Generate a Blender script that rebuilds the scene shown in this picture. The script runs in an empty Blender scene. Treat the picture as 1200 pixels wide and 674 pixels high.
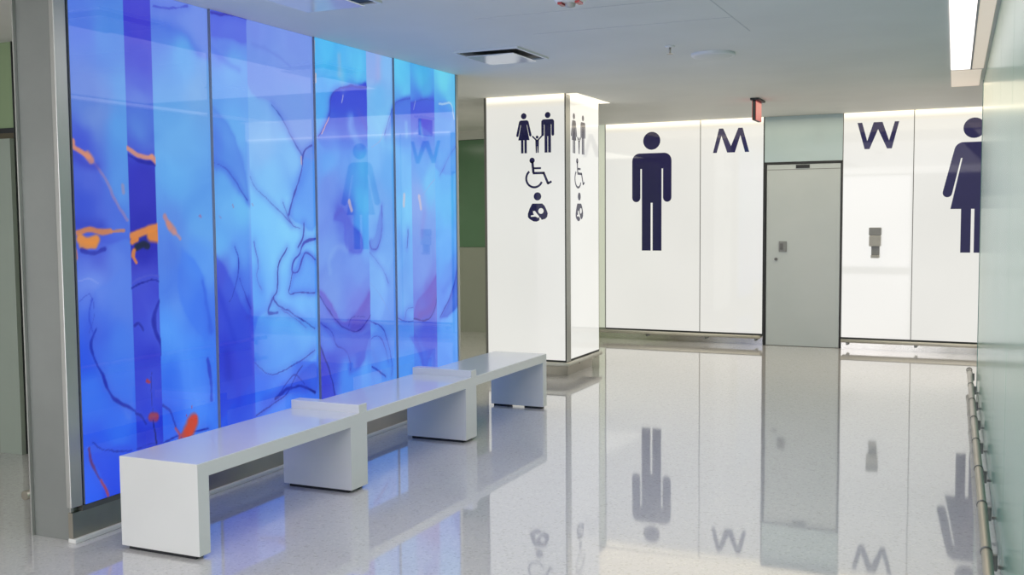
import bpy, bmesh, math, random
import numpy as np
from mathutils import Vector, Matrix
from math import pi, sin, cos, radians

random.seed(7)
scene = bpy.context.scene
COL = scene.collection

# ------------------------------------------------------------------ dimensions (metres)
EYE = 1.46          # camera height
H = 2.57            # ceiling height
ART_X = -3.731      # lit face of the art wall (runs along Y)
ART_Y0, ART_Y1 = 3.461, 7.216
SEAMS = [3.461, 4.400, 5.339, 6.278, 7.216]
FAR_Y, FAR_T = 11.867, -0.0197      # sign wall across the end of the hall
GL_X, GL_T = 0.085, -0.023          # glass wall down the other side


def far(x, o=0.0, z=0.0):
    """point on the sign wall: x along it, o metres in front of it"""
    return Vector((x + FAR_T * o, FAR_Y + FAR_T * (x + 1.5) - o, z))


def glz(y, o=0.0, z=0.0):
    """point on the glass wall: y along it, o metres behind its face"""
    return Vector((GL_X + GL_T * (y - 5.0) + o, y, z))


def lin(c):
    c = np.asarray(c, float) / 255.0
    return np.where(c <= 0.04045, c / 12.92, ((c + 0.055) / 1.055) ** 2.4)


def rgba(r, g, b):
    return tuple(float(v) for v in lin((r, g, b))) + (1.0,)


# ------------------------------------------------------------------ materials
def mat(name, base=(0.8, 0.8, 0.8, 1), rough=0.5, metal=0.0, spec=0.5, emit=None, strength=0.0, coat=0.0, ior=1.5):
    m = bpy.data.materials.new(name)
    m.use_nodes = True
    b = m.node_tree.nodes['Principled BSDF']
    b.inputs['Base Color'].default_value = base
    b.inputs['Roughness'].default_value = rough
    b.inputs['Metallic'].default_value = metal
    b.inputs['Specular IOR Level'].default_value = spec
    b.inputs['IOR'].default_value = ior
    b.inputs['Coat Weight'].default_value = coat
    b.inputs['Coat Roughness'].default_value = 0.03
    if emit is not None:
        b.inputs['Emission Color'].default_value = emit
        b.inputs['Emission Strength'].default_value = strength
    return m


def nodes(m):
    return m.node_tree.nodes, m.node_tree.links, m.node_tree.nodes['Principled BSDF']


def add_bump(m, scale, strength, dist=0.002, detail=3.0):
    n, l, b = nodes(m)
    tc = n.new('ShaderNodeTexCoord')
    t = n.new('ShaderNodeTexNoise')
    t.inputs['Scale'].default_value = scale
    t.inputs['Detail'].default_value = detail
    u = n.new('ShaderNodeBump')
    u.inputs['Strength'].default_value = strength
    u.inputs['Distance'].default_value = dist
    l.new(tc.outputs['Object'], t.inputs['Vector'])
    l.new(t.outputs['Fac'], u.inputs['Height'])
    l.new(u.outputs['Normal'], b.inputs['Normal'])
    return u


def mottle(m, c1, c2, scale, detail=4.0):
    n, l, b = nodes(m)
    tc = n.new('ShaderNodeTexCoord')
    t = n.new('ShaderNodeTexNoise')
    t.inputs['Scale'].default_value = scale
    t.inputs['Detail'].default_value = detail
    r = n.new('ShaderNodeValToRGB')
    r.color_ramp.elements[0].position = 0.35
    r.color_ramp.elements[1].position = 0.65
    r.color_ramp.elements[0].color = c1
    r.color_ramp.elements[1].color = c2
    l.new(tc.outputs['Object'], t.inputs['Vector'])
    l.new(t.outputs['Fac'], r.inputs['Fac'])
    l.new(r.outputs['Color'], b.inputs['Base Color'])
    return r


M = {}
# polished terrazzo: pale ground with fine grey, brown and white chips
M['terrazzo'] = mat('terrazzo', rgba(205, 203, 194), 0.045, spec=0.75, ior=1.62, coat=0.35)
n, l, b = nodes(M['terrazzo'])
tc = n.new('ShaderNodeTexCoord')
v1 = n.new('ShaderNodeTexVoronoi'); v1.inputs['Scale'].default_value = 95
v2 = n.new('ShaderNodeTexVoronoi'); v2.inputs['Scale'].default_value = 210
r1 = n.new('ShaderNodeValToRGB')
r1.color_ramp.interpolation = 'CONSTANT'
els = r1.color_ramp.elements
els[0].position = 0.0; els[0].color = rgba(206, 204, 205)
els[1].position = 0.42; els[1].color = rgba(210, 208, 208)
for p_, c_ in ((0.72, rgba(198, 196, 195)), (0.86, rgba(221, 220, 214)), (0.94, rgba(178, 176, 170))):
    e = els.new(p_); e.color = c_
sep = n.new('ShaderNodeSeparateColor')
sep2 = n.new('ShaderNodeSeparateColor')
mx = n.new('ShaderNodeMix'); mx.data_type = 'RGBA'
mx.inputs['Factor'].default_value = 0.5
r2 = n.new('ShaderNodeValToRGB')
r2.color_ramp.elements[0].color = rgba(198, 196, 198)
r2.color_ramp.elements[1].color = rgba(214, 212, 211)
l.new(tc.outputs['Object'], v1.inputs['Vector']); l.new(tc.outputs['Object'], v2.inputs['Vector'])
l.new(v1.outputs['Color'], sep.inputs['Color']); l.new(sep.outputs['Red'], r1.inputs['Fac'])
l.new(v2.outputs['Color'], sep2.inputs['Color']); l.new(sep2.outputs['Green'], r2.inputs['Fac'])
l.new(r1.outputs['Color'], mx.inputs['A']); l.new(r2.outputs['Color'], mx.inputs['B'])
l.new(mx.outputs['Result'], b.inputs['Base Color'])
nz = n.new('ShaderNodeTexNoise'); nz.inputs['Scale'].default_value = 1.1; nz.inputs['Detail'].default_value = 1.0
bu = n.new('ShaderNodeBump'); bu.inputs['Strength'].default_value = 0.10; bu.inputs['Distance'].default_value = 0.010
l.new(tc.outputs['Object'], nz.inputs['Vector']); l.new(nz.outputs['Fac'], bu.inputs['Height'])
l.new(bu.outputs['Normal'], b.inputs['Normal']); l.new(bu.outputs['Normal'], b.inputs['Coat Normal'])

M['ceiling'] = mat('ceiling_paint', rgba(222, 222, 218), 0.6, spec=0.2)
mottle(M['ceiling'], rgba(220, 220, 216), rgba(225, 225, 221), 1.5)
M['joint'] = mat('ceiling_joint', rgba(200, 201, 201), 0.7)
M['lit'] = mat('lit_white_glass', rgba(120, 120, 118), 0.03, spec=0.5, emit=rgba(236, 236, 231), strength=0.80)
n, l, b = nodes(M['lit'])       # backlit from rows of lamps: slightly stronger and warmer next to the ceiling
tc = n.new('ShaderNodeNewGeometry'); sx = n.new('ShaderNodeSeparateXYZ')
rp = n.new('ShaderNodeValToRGB')
rp.color_ramp.elements[0].position = 0.0; rp.color_ramp.elements[0].color = rgba(238, 237, 232)
rp.color_ramp.elements[1].position = 1.0; rp.color_ramp.elements[1].color = rgba(255, 243, 214)
e = rp.color_ramp.elements.new(0.80); e.color = rgba(234, 234, 230)
e = rp.color_ramp.elements.new(0.955); e.color = rgba(240, 238, 231)
dv = n.new('ShaderNodeMath'); dv.operation = 'DIVIDE'; dv.inputs[1].default_value = H
nt = n.new('ShaderNodeTexNoise'); nt.inputs['Scale'].default_value = 0.9; nt.inputs['Detail'].default_value = 1.0
ma = n.new('ShaderNodeMath'); ma.operation = 'MULTIPLY_ADD'; ma.inputs[1].default_value = 0.12; ma.inputs[2].default_value = 0.76
l.new(tc.outputs['Position'], sx.inputs['Vector']); l.new(sx.outputs['Z'], dv.inputs[0])
l.new(dv.outputs['Value'], rp.inputs['Fac']); l.new(rp.outputs['Color'], b.inputs['Emission Color'])
l.new(tc.outputs['Position'], nt.inputs['Vector']); l.new(nt.outputs['Fac'], ma.inputs[0])
gl = n.new('ShaderNodeMapRange'); gl.interpolation_type = 'SMOOTHSTEP'      # lamps sit just above the panel heads
gl.inputs['From Min'].default_value = 0.968; gl.inputs['From Max'].default_value = 1.0
gl.inputs['To Min'].default_value = 0.0; gl.inputs['To Max'].default_value = 0.8
ad = n.new('ShaderNodeMath'); ad.operation = 'ADD'
l.new(dv.outputs['Value'], gl.inputs['Value']); l.new(gl.outputs['Result'], ad.inputs[0]); l.new(ma.outputs['Value'], ad.inputs[1])
l.new(ad.outputs['Value'], b.inputs['Emission Strength'])

M['navy'] = mat('navy_vinyl', rgba(50, 48, 100), 0.03, spec=0.5)
M['steel'] = mat('brushed_steel', rgba(176, 170, 158), 0.32, metal=1.0)
mottle(M['steel'], rgba(168, 162, 150), rgba(182, 176, 164), 3.0)
M['bright_steel'] = mat('bright_steel', rgba(200, 198, 192), 0.22, metal=1.0)
mottle(M['bright_steel'], rgba(192, 190, 184), rgba(206, 204, 198), 4.0)
M['rail'] = mat('pale_rail', rgba(206, 203, 192), 0.35, metal=0.35)
mottle(M['rail'], rgba(203, 200, 189), rgba(209, 206, 195), 4.0)
M['alu'] = mat('satin_aluminium', rgba(150, 153, 150), 0.42, metal=0.55)
mottle(M['alu'], rgba(146, 149, 146), rgba(154, 157, 154), 2.0)
M['alu_light'] = mat('light_aluminium', rgba(188, 188, 184), 0.35, metal=0.7)
mottle(M['alu_light'], rgba(184, 184, 180), rgba(192, 192, 188), 2.0)
M['dark'] = mat('dark_gasket', rgba(42, 44, 46), 0.5)
mottle(M['dark'], rgba(38, 40, 42), rgba(46, 48, 50), 8.0)
M['seam'] = mat('seam_metal', rgba(110, 108, 104), 0.4, metal=0.6)
M['bench'] = mat('white_solid_surface', rgba(226, 226, 224), 0.16, spec=0.5, coat=0.2)
mottle(M['bench'], rgba(224, 224, 222), rgba(228, 228, 226), 2.0)
M['plinth'] = mat('black_plinth', rgba(26, 28, 34), 0.6)
M['seam_pale'] = mat('seam_pale', rgba(132, 136, 150), 0.4)
mottle(M['seam_pale'], rgba(129, 133, 147), rgba(135, 139, 153), 5.0)
M['base_white'] = mat('pale_floor_trim', rgba(226, 225, 222), 0.3)
M['door'] = mat('grey_door_paint', rgba(196, 201, 193), 0.35)
mottle(M['door'], rgba(198, 207, 208), rgba(203, 211, 212), 2.0)
M['transom'] = mat('blue_grey_glass', rgba(172, 188, 190), 0.08)
mottle(M['transom'], rgba(190, 210, 214), rgba(196, 215, 218), 1.2)
M['grey_plastic'] = mat('grey_plastic', rgba(176, 176, 172), 0.4)
M['mid_grey'] = mat('mid_grey_plastic', rgba(138, 140, 140), 0.35)
M['glass_green'] = mat('pale_green_glass', rgba(168, 192, 180), 0.18, spec=0.30)
mottle(M['glass_green'], rgba(122, 170, 150), rgba(132, 178, 158), 0.7)
M['glass_edge'] = mat('glass_edge', rgba(120, 156, 150), 0.2)
M['deep_green'] = mat('deep_green_glass', rgba(66, 98, 70), 0.12)
mottle(M['deep_green'], rgba(86, 124, 92), rgba(94, 132, 99), 0.8)
M['olive_green'] = mat('olive_green_glass', rgba(100, 118, 84), 0.15)
mottle(M['olive_green'], rgba(138, 158, 120), rgba(146, 166, 128), 0.8)
M['grey_panel'] = mat('warm_grey_panel', rgba(128, 132, 118), 0.35)
mottle(M['grey_panel'], rgba(146, 151, 138), rgba(152, 157, 143), 1.0)
M['white_door'] = mat('white_door_paint', rgba(160, 170, 158), 0.3)
mottle(M['white_door'], rgba(158, 168, 156), rgba(163, 173, 161), 1.0)
M['stone'] = mat('dark_base', rgba(92, 84, 66), 0.35)
M['side_green'] = mat('soft_green_wall', rgba(205, 214, 190), 0.4)
M['edge_added_glow'] = mat('glass_edge_added_glow', rgba(170, 176, 160), 0.2, emit=rgba(214, 219, 202), strength=0.55)  # emission added to imitate light from the lit panel alongside
M['bracket'] = mat('dark_steel', rgba(118, 120, 118), 0.35, metal=0.8)
mottle(M['bracket'], rgba(114, 116, 114), rgba(122, 124, 122), 9.0)
M['lamp'] = mat('lamp_lens', rgba(250, 245, 240), 0.4, emit=rgba(255, 246, 240), strength=1.35)
M['cream'] = mat('cream_trim_added_glow', rgba(226, 214, 200), 0.5, emit=rgba(240, 222, 204), strength=0.48)  # trim is no lamp; its emission imitates light from the lens
M['cove'] = mat('cove_light', rgba(250, 240, 220), 0.5, emit=rgba(255, 244, 222), strength=1.0)
M['white'] = mat('white_enamel', rgba(226, 226, 226), 0.4)
M['gloss_white'] = mat('gloss_white', rgba(226, 227, 228), 0.12)
mottle(M['gloss_white'], rgba(224, 225, 226), rgba(228, 229, 230), 4.0)
M['speaker'] = mat('speaker_mesh', rgba(218, 218, 214), 0.6)
M['red'] = mat('red_sign', rgba(196, 66, 74), 0.3, emit=rgba(200, 60, 70), strength=0.25)
M['alarm_red'] = mat('alarm_red', rgba(150, 24, 28), 0.3)
M['wall'] = mat('plain_wall', rgba(205, 206, 200), 0.6)
mottle(M['wall'], rgba(203, 204, 198), rgba(208, 209, 203), 1.0)


# ------------------------------------------------------------------ mesh helpers
def new():
    return bmesh.new()


def ident(x, y, z):
    return Vector((x, y, z))


def fmap(x, o, z):
    return far(x, o, z)


def gmap(o, y, z):
    return glz(y, o, z)


def box(bm, x0, x1, y0, y1, z0, z1, f=ident, bevel=0.0, only=None):
    vs = [bm.verts.new(f(x, y, z)) for z in (z0, z1) for x, y in ((x0, y0), (x1, y0), (x1, y1), (x0, y1))]
    fs = [(3, 2, 1, 0), (4, 5, 6, 7), (0, 1, 5, 4), (1, 2, 6, 5), (2, 3, 7, 6), (3, 0, 4, 7)]
    faces = [bm.faces.new([vs[i] for i in q]) for q in fs]
    if bevel:
        edges = list({e for fc in faces for e in fc.edges if only is None or only(e)})
        bmesh.ops.bevel(bm, geom=edges, offset=bevel, segments=2, affect='EDGES', profile=0.5)
    return bm


def tube(bm, pts, r, seg=14, caps=True):
    pts = [Vector(p) for p in pts]
    rings = []
    for i, p in enumerate(pts):
        d = (pts[min(i + 1, len(pts) - 1)] - pts[max(i - 1, 0)]).normalized()
        a = d.cross(Vector((0, 0, 1)))
        if a.length < 1e-3:
            a = Vector((1, 0, 0))
        a.normalize()
        b_ = d.cross(a).normalized()
        rings.append([bm.verts.new(p + a * r * cos(2 * pi * k / seg) + b_ * r * sin(2 * pi * k / seg)) for k in range(seg)])
    for r0, r1_ in zip(rings, rings[1:]):
        for k in range(seg):
            f_ = bm.faces.new([r0[k], r0[(k + 1) % seg], r1_[(k + 1) % seg], r1_[k]])
            f_.smooth = True
    if caps:
        bm.faces.new(rings[0][::-1]); bm.faces.new(rings[-1])
    return bm


def lathe(bm, c, prof, seg=32):
    """prof: (radius, z offset) pairs revolved about the vertical through c"""
    rings = []
    for r, z in prof:
        if r < 1e-6:
            rings.append([bm.verts.new((c[0], c[1], c[2] + z))])
        else:
            rings.append([bm.verts.new((c[0] + r * cos(2 * pi * k / seg), c[1] + r * sin(2 * pi * k / seg), c[2] + z)) for k in range(seg)])
    for a, b_ in zip(rings, rings[1:]):
        for k in range(seg):
            q = [a[k % len(a)], a[(k + 1) % len(a)], b_[(k + 1) % len(b_)], b_[k % len(b_)]]
            q = list(dict.fromkeys(q))
            if len(q) > 2:
                f_ = bm.faces.new(q); f_.smooth = True
    return bm


def sheet(bm, outline, f, t=0.0):
    """one flat polygon; outline is (u, z) pairs mapped by f"""
    bm.faces.new([bm.verts.new(f(u, z)) for u, z in outline])
    return bm


def disc(cx, cz, r, n_=28):
    return [(cx + r * cos(2 * pi * k / n_), cz + r * sin(2 * pi * k / n_)) for k in range(n_)]


def arc(cx, cz, r, a0, a1, n_=10):
    return [(cx + r * cos(radians(a0 + (a1 - a0) * k / n_)), cz + r * sin(radians(a0 + (a1 - a0) * k / n_))) for k in range(n_ + 1)]


def stroke(p, q, w):
    (x0, z0), (x1, z1) = p, q
    d = math.hypot(x1 - x0, z1 - z0)
    nx, nz_ = -(z1 - z0) / d * w / 2, (x1 - x0) / d * w / 2
    return [(x0 + nx, z0 + nz_), (x1 + nx, z1 + nz_), (x1 - nx, z1 - nz_), (x0 - nx, z0 - nz_)]


def obj(name, bm, material, parent=None):
    me = bpy.data.meshes.new(name)
    bmesh.ops.recalc_face_normals(bm, faces=bm.faces)
    bm.to_mesh(me); bm.free()
    me.materials.append(material)
    o = bpy.data.objects.new(name, me)
    COL.objects.link(o)
    if parent is not None:
        o.parent = parent
        o.matrix_parent_inverse = Matrix.Translation(-base_of(parent))
    return o


BASE = {}


def base_of(o):
    return BASE.get(o.name, Vector((0, 0, 0)))


def thing(name, label, cat, loc, group=None):
    o = bpy.data.objects.new(name, None)
    COL.objects.link(o)
    o.location = loc
    o.empty_display_size = 0.1
    BASE[o.name] = Vector(loc)
    o['label'] = label; o['category'] = cat
    if group:
        o['group'] = group
    return o


def tag(o, label, cat, group=None):
    o['label'] = label; o['category'] = cat
    if group:
        o['group'] = group
    return o


def struct(name, bm, material, parent=None):
    o = obj(name, bm, material, parent)
    if parent is None:
        o['kind'] = 'structure'
    return o


def dup(root, offset, label):
    """copy of a thing with copies of its parts and sub-parts, moved by offset"""
    r = root.copy(); COL.objects.link(r)
    r.location = root.location + Vector(offset)
    r['label'] = label
    for ch in root.children:
        c = ch.copy(); COL.objects.link(c); c.parent = r
        for g in ch.children:
            d = g.copy(); COL.objects.link(d); d.parent = c
    return r


# ================================================================== the setting
bm = new(); box(bm, -9, 3.2, -5.5, 14.2, -0.2, 0.0)
struct('floor', bm, M['terrazzo'])
bm = new(); box(bm, -9, 3.2, -5.5, 14.2, H, H + 0.1)
ceiling = struct('ceiling', bm, M['ceiling'])
bm = new()      # faint board joints
for x0, x1, y0, y1 in ((-1.300, -1.294, 3.2, 6.35), (-2.6, -1.30, 5.27, 5.276), (-2.5, -1.30, 5.86, 5.866)):
    box(bm, x0, x1, y0, y1, H - 0.0015, H)
obj('ceiling_joint', bm, M['joint'], ceiling)

# ---- partition that carries the art
bm = new(); box(bm, -3.985, -3.765, 3.45, 7.25, 0.0, H)
wall_art = struct('wall_art', bm, M['alu'])
bm = new(); box(bm, -4.006, -3.765, 3.425, 3.45, 0.0, H, bevel=0.002)
obj('end_panel', bm, M['alu'], wall_art)
bm = new(); box(bm, -4.014, -4.006, 3.41, 3.47, 0.0, H); box(bm, -3.7655, -3.757, 3.41, 3.425, 0.0, H)
obj('end_panel_edge', bm, M['alu_light'], wall_art)
bm = new(); box(bm, -3.757, -3.727, 3.385, 3.452, 0.165, H, bevel=0.004)
obj('frame_post', bm, M['alu_light'], wall_art)
bm = new(); box(bm, -3.757, -3.733, 3.452, 3.4605, 0.165, H)
obj('dark_gasket', bm, M['dark'], wall_art)
bm = new(); box(bm, -3.765, -3.730, 7.217, 7.25, 0.165, H, bevel=0.002)
obj('frame_post', bm, M['alu_light'], wall_art)
bm = new(); box(bm, -3.765, -3.738, 3.40, 7.25, 0.02, 0.138)
obj('kick_plate', bm, M['steel'], wall_art)
bm = new(); box(bm, -3.765, -3.729, 3.452, 7.25, 0.138, 0.1625)
obj('sill_channel', bm, M['seam'], wall_art)
bm = new(); box(bm, -3.765, -3.718, 3.395, 7.25, 0.0, 0.02, bevel=0.004)
obj('floor_trim', bm, M['base_white'], wall_art)

# ---- sign wall across the end of the hall
FX = [-4.152, -2.987, -2.260, -1.403, -0.682, 0.483, 1.65]
bm = new(); box(bm, -8.5, 3.0, -0.35, -0.06, 0.0, H, fmap)
wall_far = struct('wall_far', bm, M['grey_panel'])
bm = new(); box(bm, -4.3, -2.262, -0.06, -0.012, 0.0, 0.100, fmap); box(bm, -1.401, 1.65, -0.06, -0.012, 0.0, 0.100, fmap)
obj('kick_plate', bm, M['bright_steel'], wall_far)
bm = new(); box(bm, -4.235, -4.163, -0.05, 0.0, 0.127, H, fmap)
obj('green_edge_panel', bm, M['edge_added_glow'], wall_far)
bm = new(); box(bm, -8.5, -4.4, -0.06, 0.0, 1.095, H - 0.11, fmap)
obj('green_glass_band', bm, M['deep_green'], wall_far)
bm = new(); box(bm, -8.5, -4.4, -0.06, 0.0, 0.0, 1.092, fmap)
obj('grey_wainscot', bm, M['grey_panel'], wall_far)
bm = new(); box(bm, -8.5, -4.4, -0.06, 0.02, H - 0.105, H, fmap)
obj('pale_header', bm, M['wall'], wall_far)

# ---- corridor wall behind the art partition
bm = new(); box(bm, -8.5, -5.45, 4.66, 4.82, 0.0, H)
wall_left = struct('wall_left', bm, M['olive_green'])
bm = new(); box(bm, -8.5, -5.475, 4.645, 4.66, 2.045, H - 0.0)
obj('green_glass_band', bm, M['olive_green'], wall_left)
bm = new(); box(bm, -8.5, -5.475, 4.635, 4.66, 2.012, 2.043)
obj('dark_header', bm, M['dark'], wall_left)
bm = new(); box(bm, -8.5, -5.475, 4.64, 4.66, 1.978, 2.012)
obj('grey_header', bm, M['stone'], wall_left)
bm = new(); box(bm, -5.474, -5.466, 4.635, 4.66, 0.0, H)
obj('dark_joint', bm, M['dark'], wall_left)
bm = new(); box(bm, -5.466, -5.440, 4.65, 4.83, 0.12, H)
obj('corner_panel', bm, M['olive_green'], wall_left)
bm = new(); box(bm, -5.466, -5.443, 4.645, 4.83, 0.0, 0.12)
obj('dark_base', bm, M['stone'], wall_left)
bm = new(); box(bm, -5.66, -5.47, 4.60, 4.634, 0.0, 1.975, bevel=0.002)
door_2 = struct('door_2', bm, M['white_door'])
bm = new(); box(bm, -6.6, -5.665, 4.61, 4.634, 0.0, 1.975)
obj('fixed_leaf', bm, M['grey_panel'], door_2)
bm = new(); box(bm, -8.7, -8.5, -5.5, 14, 0, H)
struct('wall_back_corridor', bm, M['wall'])

# ---- glass wall down the other side
bm = new(); box(bm, 0.02, 0.14, -5.4, 9.55, 0.0, H, gmap)
wall_right = struct('wall_right', bm, M['side_green'])
edges_y = [9.55, 8.30, 7.05, 5.80, 4.55, 3.30, 2.05, 0.80, -0.45, -1.70, -2.95, -4.20, -5.40]
for a, c in zip(edges_y, edges_y[1:]):
    bm = new(); box(bm, 0.0, 0.0195, c + 0.004, a - 0.004, 0.012, H - 0.004, gmap)
    obj('glass_panel', bm, M['glass_green'], wall_right)
for a in edges_y[1:-1]:
    bm = new(); box(bm, 0.006, 0.0195, a - 0.004, a + 0.004, 0.012, H - 0.004, gmap)
    obj('glass_joint', bm, M['glass_edge'], wall_right)
bm = new(); box(bm, -0.004, 0.14, 9.55, 9.556, 0.0, H, gmap)
obj('end_trim', bm, M['glass_edge'], wall_right)
bm = new(); box(bm, 3.0, 3.2, -5.5, 14, 0, H)
struct('wall_far_right', bm, M['wall'])

# ================================================================== art panels: backlit glass printed with marbled ink
ART_TINT = {
 1: [(3.519,2.378,85,125,225),(3.667,2.325,85,145,228),(3.788,2.104,95,160,230),(3.553,2.04,105,145,222),(3.596,1.889,115,150,222),(3.749,1.82,95,160,232),(3.491,1.747,75,95,215),(3.535,1.634,95,120,220),(3.741,1.639,95,155,232),(3.504,1.498,60,85,210),(3.734,1.478,85,135,228),(3.57,1.302,75,90,210),(3.726,1.296,85,120,225),(3.539,1.166,100,130,230),(3.717,1.094,90,130,230),(3.58,0.945,60,95,225),(3.709,0.891,70,125,235),(3.524,0.832,50,90,230),(3.702,0.728,60,120,240),(3.516,0.636,60,120,240),(3.664,0.489,55,115,240),(3.53,0.394,50,95,235),(3.684,0.32,35,80,230),(3.498,0.241,40,90,240),(3.678,0.198,35,75,225)],
 2: [(3.913,2.445,75,75,210),(3.906,2.281,55,70,210),(3.902,2.178,65,95,215),(3.897,2.076,85,125,220),(3.888,1.87,90,135,222),(3.885,1.787,80,105,215),(3.899,1.726,60,55,195),(3.893,1.581,65,65,200),(3.888,1.457,50,50,180),(3.892,1.29,45,45,180),(3.899,1.185,75,80,205),(3.894,1.081,65,75,210),(3.9,0.933,65,80,215),(3.905,0.784,55,65,205),(3.911,0.656,60,80,215),(3.915,0.484,45,70,215),(3.911,0.378,35,55,205)],
 3: [(4.12,2.544,110,140,230),(4.336,2.473,105,140,230),(4.117,2.459,80,120,225),(4.203,2.323,95,165,235),(4.102,2.097,100,165,232),(4.322,2.12,110,165,228),(4.154,1.888,105,170,235),(4.144,1.65,100,170,238),(4.297,1.499,95,160,235),(4.104,1.412,95,145,230),(4.068,1.284,90,135,230),(4.286,1.231,85,145,238),(4.122,1.108,85,135,235),(4.308,0.96,65,115,235),(4.05,0.853,75,140,245),(4.266,0.739,65,130,245),(4.071,0.632,55,115,240),(4.29,0.508,70,130,245),(4.062,0.414,55,110,240),(4.284,0.373,60,120,240)],
 4: [(4.471,2.518,85,105,225),(4.646,2.547,95,120,228),(4.501,2.433,95,130,230),(4.6,2.287,100,160,235),(4.455,2.134,95,155,235),(4.588,1.964,100,165,238),(4.409,1.815,85,130,230),(4.616,1.78,95,150,235),(4.484,1.637,100,170,240),(4.643,1.546,100,175,240),(4.445,1.362,95,165,240),(4.596,1.265,90,150,240),(4.438,1.179,75,90,215),(4.59,1.1,70,110,230),(4.456,0.947,55,75,215),(4.618,0.885,45,70,215),(4.468,0.713,40,60,210),(4.611,0.695,40,65,215),(4.428,0.579,45,75,220),(4.601,0.457,45,80,225),(4.434,0.391,50,90,230)],
 5: [(4.793,2.548,115,135,230),(5.148,2.506,125,150,232),(4.785,2.334,105,145,230),(5.142,2.331,120,150,230),(4.777,2.12,110,165,235),(5.136,2.155,110,160,232),(4.846,1.935,120,175,238),(5.125,1.853,110,175,240),(4.915,1.696,110,180,242),(5.205,1.705,80,145,235),(4.83,1.499,105,185,245),(5.068,1.449,110,190,245),(4.746,1.307,95,175,245),(4.979,1.251,105,185,245),(5.185,1.14,90,165,242),(4.737,1.067,75,150,242),(4.97,1.001,95,170,245),(5.223,0.983,95,170,245),(4.743,0.824,60,115,238),(4.962,0.801,85,150,245),(5.215,0.775,90,155,245),(4.736,0.655,60,110,235),(4.996,0.596,75,135,245),(4.715,0.487,55,110,240),(4.95,0.45,65,125,245),(5.189,0.517,50,95,230),(5.159,0.418,55,110,240)],
 6: [(5.5,2.48,75,180,240),(5.84,2.472,85,185,238),(5.637,2.338,75,180,238),(5.888,2.367,75,170,235),(5.396,2.129,75,165,240),(5.588,2.306,70,165,238),(5.681,2.181,55,90,220),(5.882,2.2,60,85,222),(5.676,2.045,60,110,225),(5.483,1.978,80,130,232),(5.876,2.005,80,140,235),(5.477,1.819,75,145,235),(5.871,1.837,80,165,235),(5.472,1.66,85,125,225),(5.863,1.585,85,170,238),(5.418,1.447,90,130,228),(5.657,1.473,60,90,215),(5.856,1.388,75,150,238),(5.457,1.234,95,140,230),(5.798,1.165,95,140,232),(5.45,1.02,100,140,228),(5.79,0.941,95,115,222),(5.398,0.863,90,120,225),(5.838,0.796,75,90,210),(5.439,0.698,85,130,235),(5.78,0.632,80,115,230),(5.434,0.537,60,80,215),(5.673,0.449,80,140,240),(5.88,0.477,85,150,242)],
 7: [(6.049,2.471,135,165,232),(6.214,2.463,120,175,238),(6.098,2.306,105,180,240),(6.148,2.139,110,185,240),(6.031,1.901,100,170,240),(6.194,1.793,85,165,238),(6.075,1.559,95,160,235),(6.068,1.327,85,145,232),(6.061,1.096,100,160,238),(6.165,0.854,95,150,238),(6.047,0.63,85,140,238),(6.153,0.44,85,150,242)],
 8: [(6.386,2.454,85,190,238),(6.441,2.342,90,190,240),(6.321,2.241,80,160,235),(6.437,2.192,80,140,235),(6.397,2.04,85,155,238),(6.367,1.8,95,170,240),(6.419,1.562,100,185,242),(6.374,1.261,95,165,240),(6.366,0.959,100,165,240),(6.357,0.657,85,145,240),(6.351,0.444,80,150,242)],
 9: [(6.69,2.46,80,190,235),(6.752,2.374,80,180,235),(6.621,2.239,65,120,228),(6.813,2.256,65,110,228),(6.68,2.09,65,105,225),(6.675,1.905,80,150,235),(6.799,1.722,90,175,238),(6.603,1.594,115,150,230),(6.724,1.376,100,145,230),(6.654,1.128,105,145,232),(6.778,0.932,95,100,210),(6.582,0.82,95,125,225),(6.704,0.621,75,95,220),(6.571,0.447,80,135,238)],
 10: [(7.02,2.498,100,205,235),(7.128,2.414,95,195,238),(7.014,2.274,80,160,238),(7.009,2.082,75,155,238),(7.03,1.825,80,170,240),(7.065,1.567,80,175,240),(7.057,1.241,75,155,240),(7.124,1.107,70,130,232),(6.95,0.856,75,130,235),(7.114,0.711,85,155,242),(7.038,0.52,85,150,245)],
}
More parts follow.
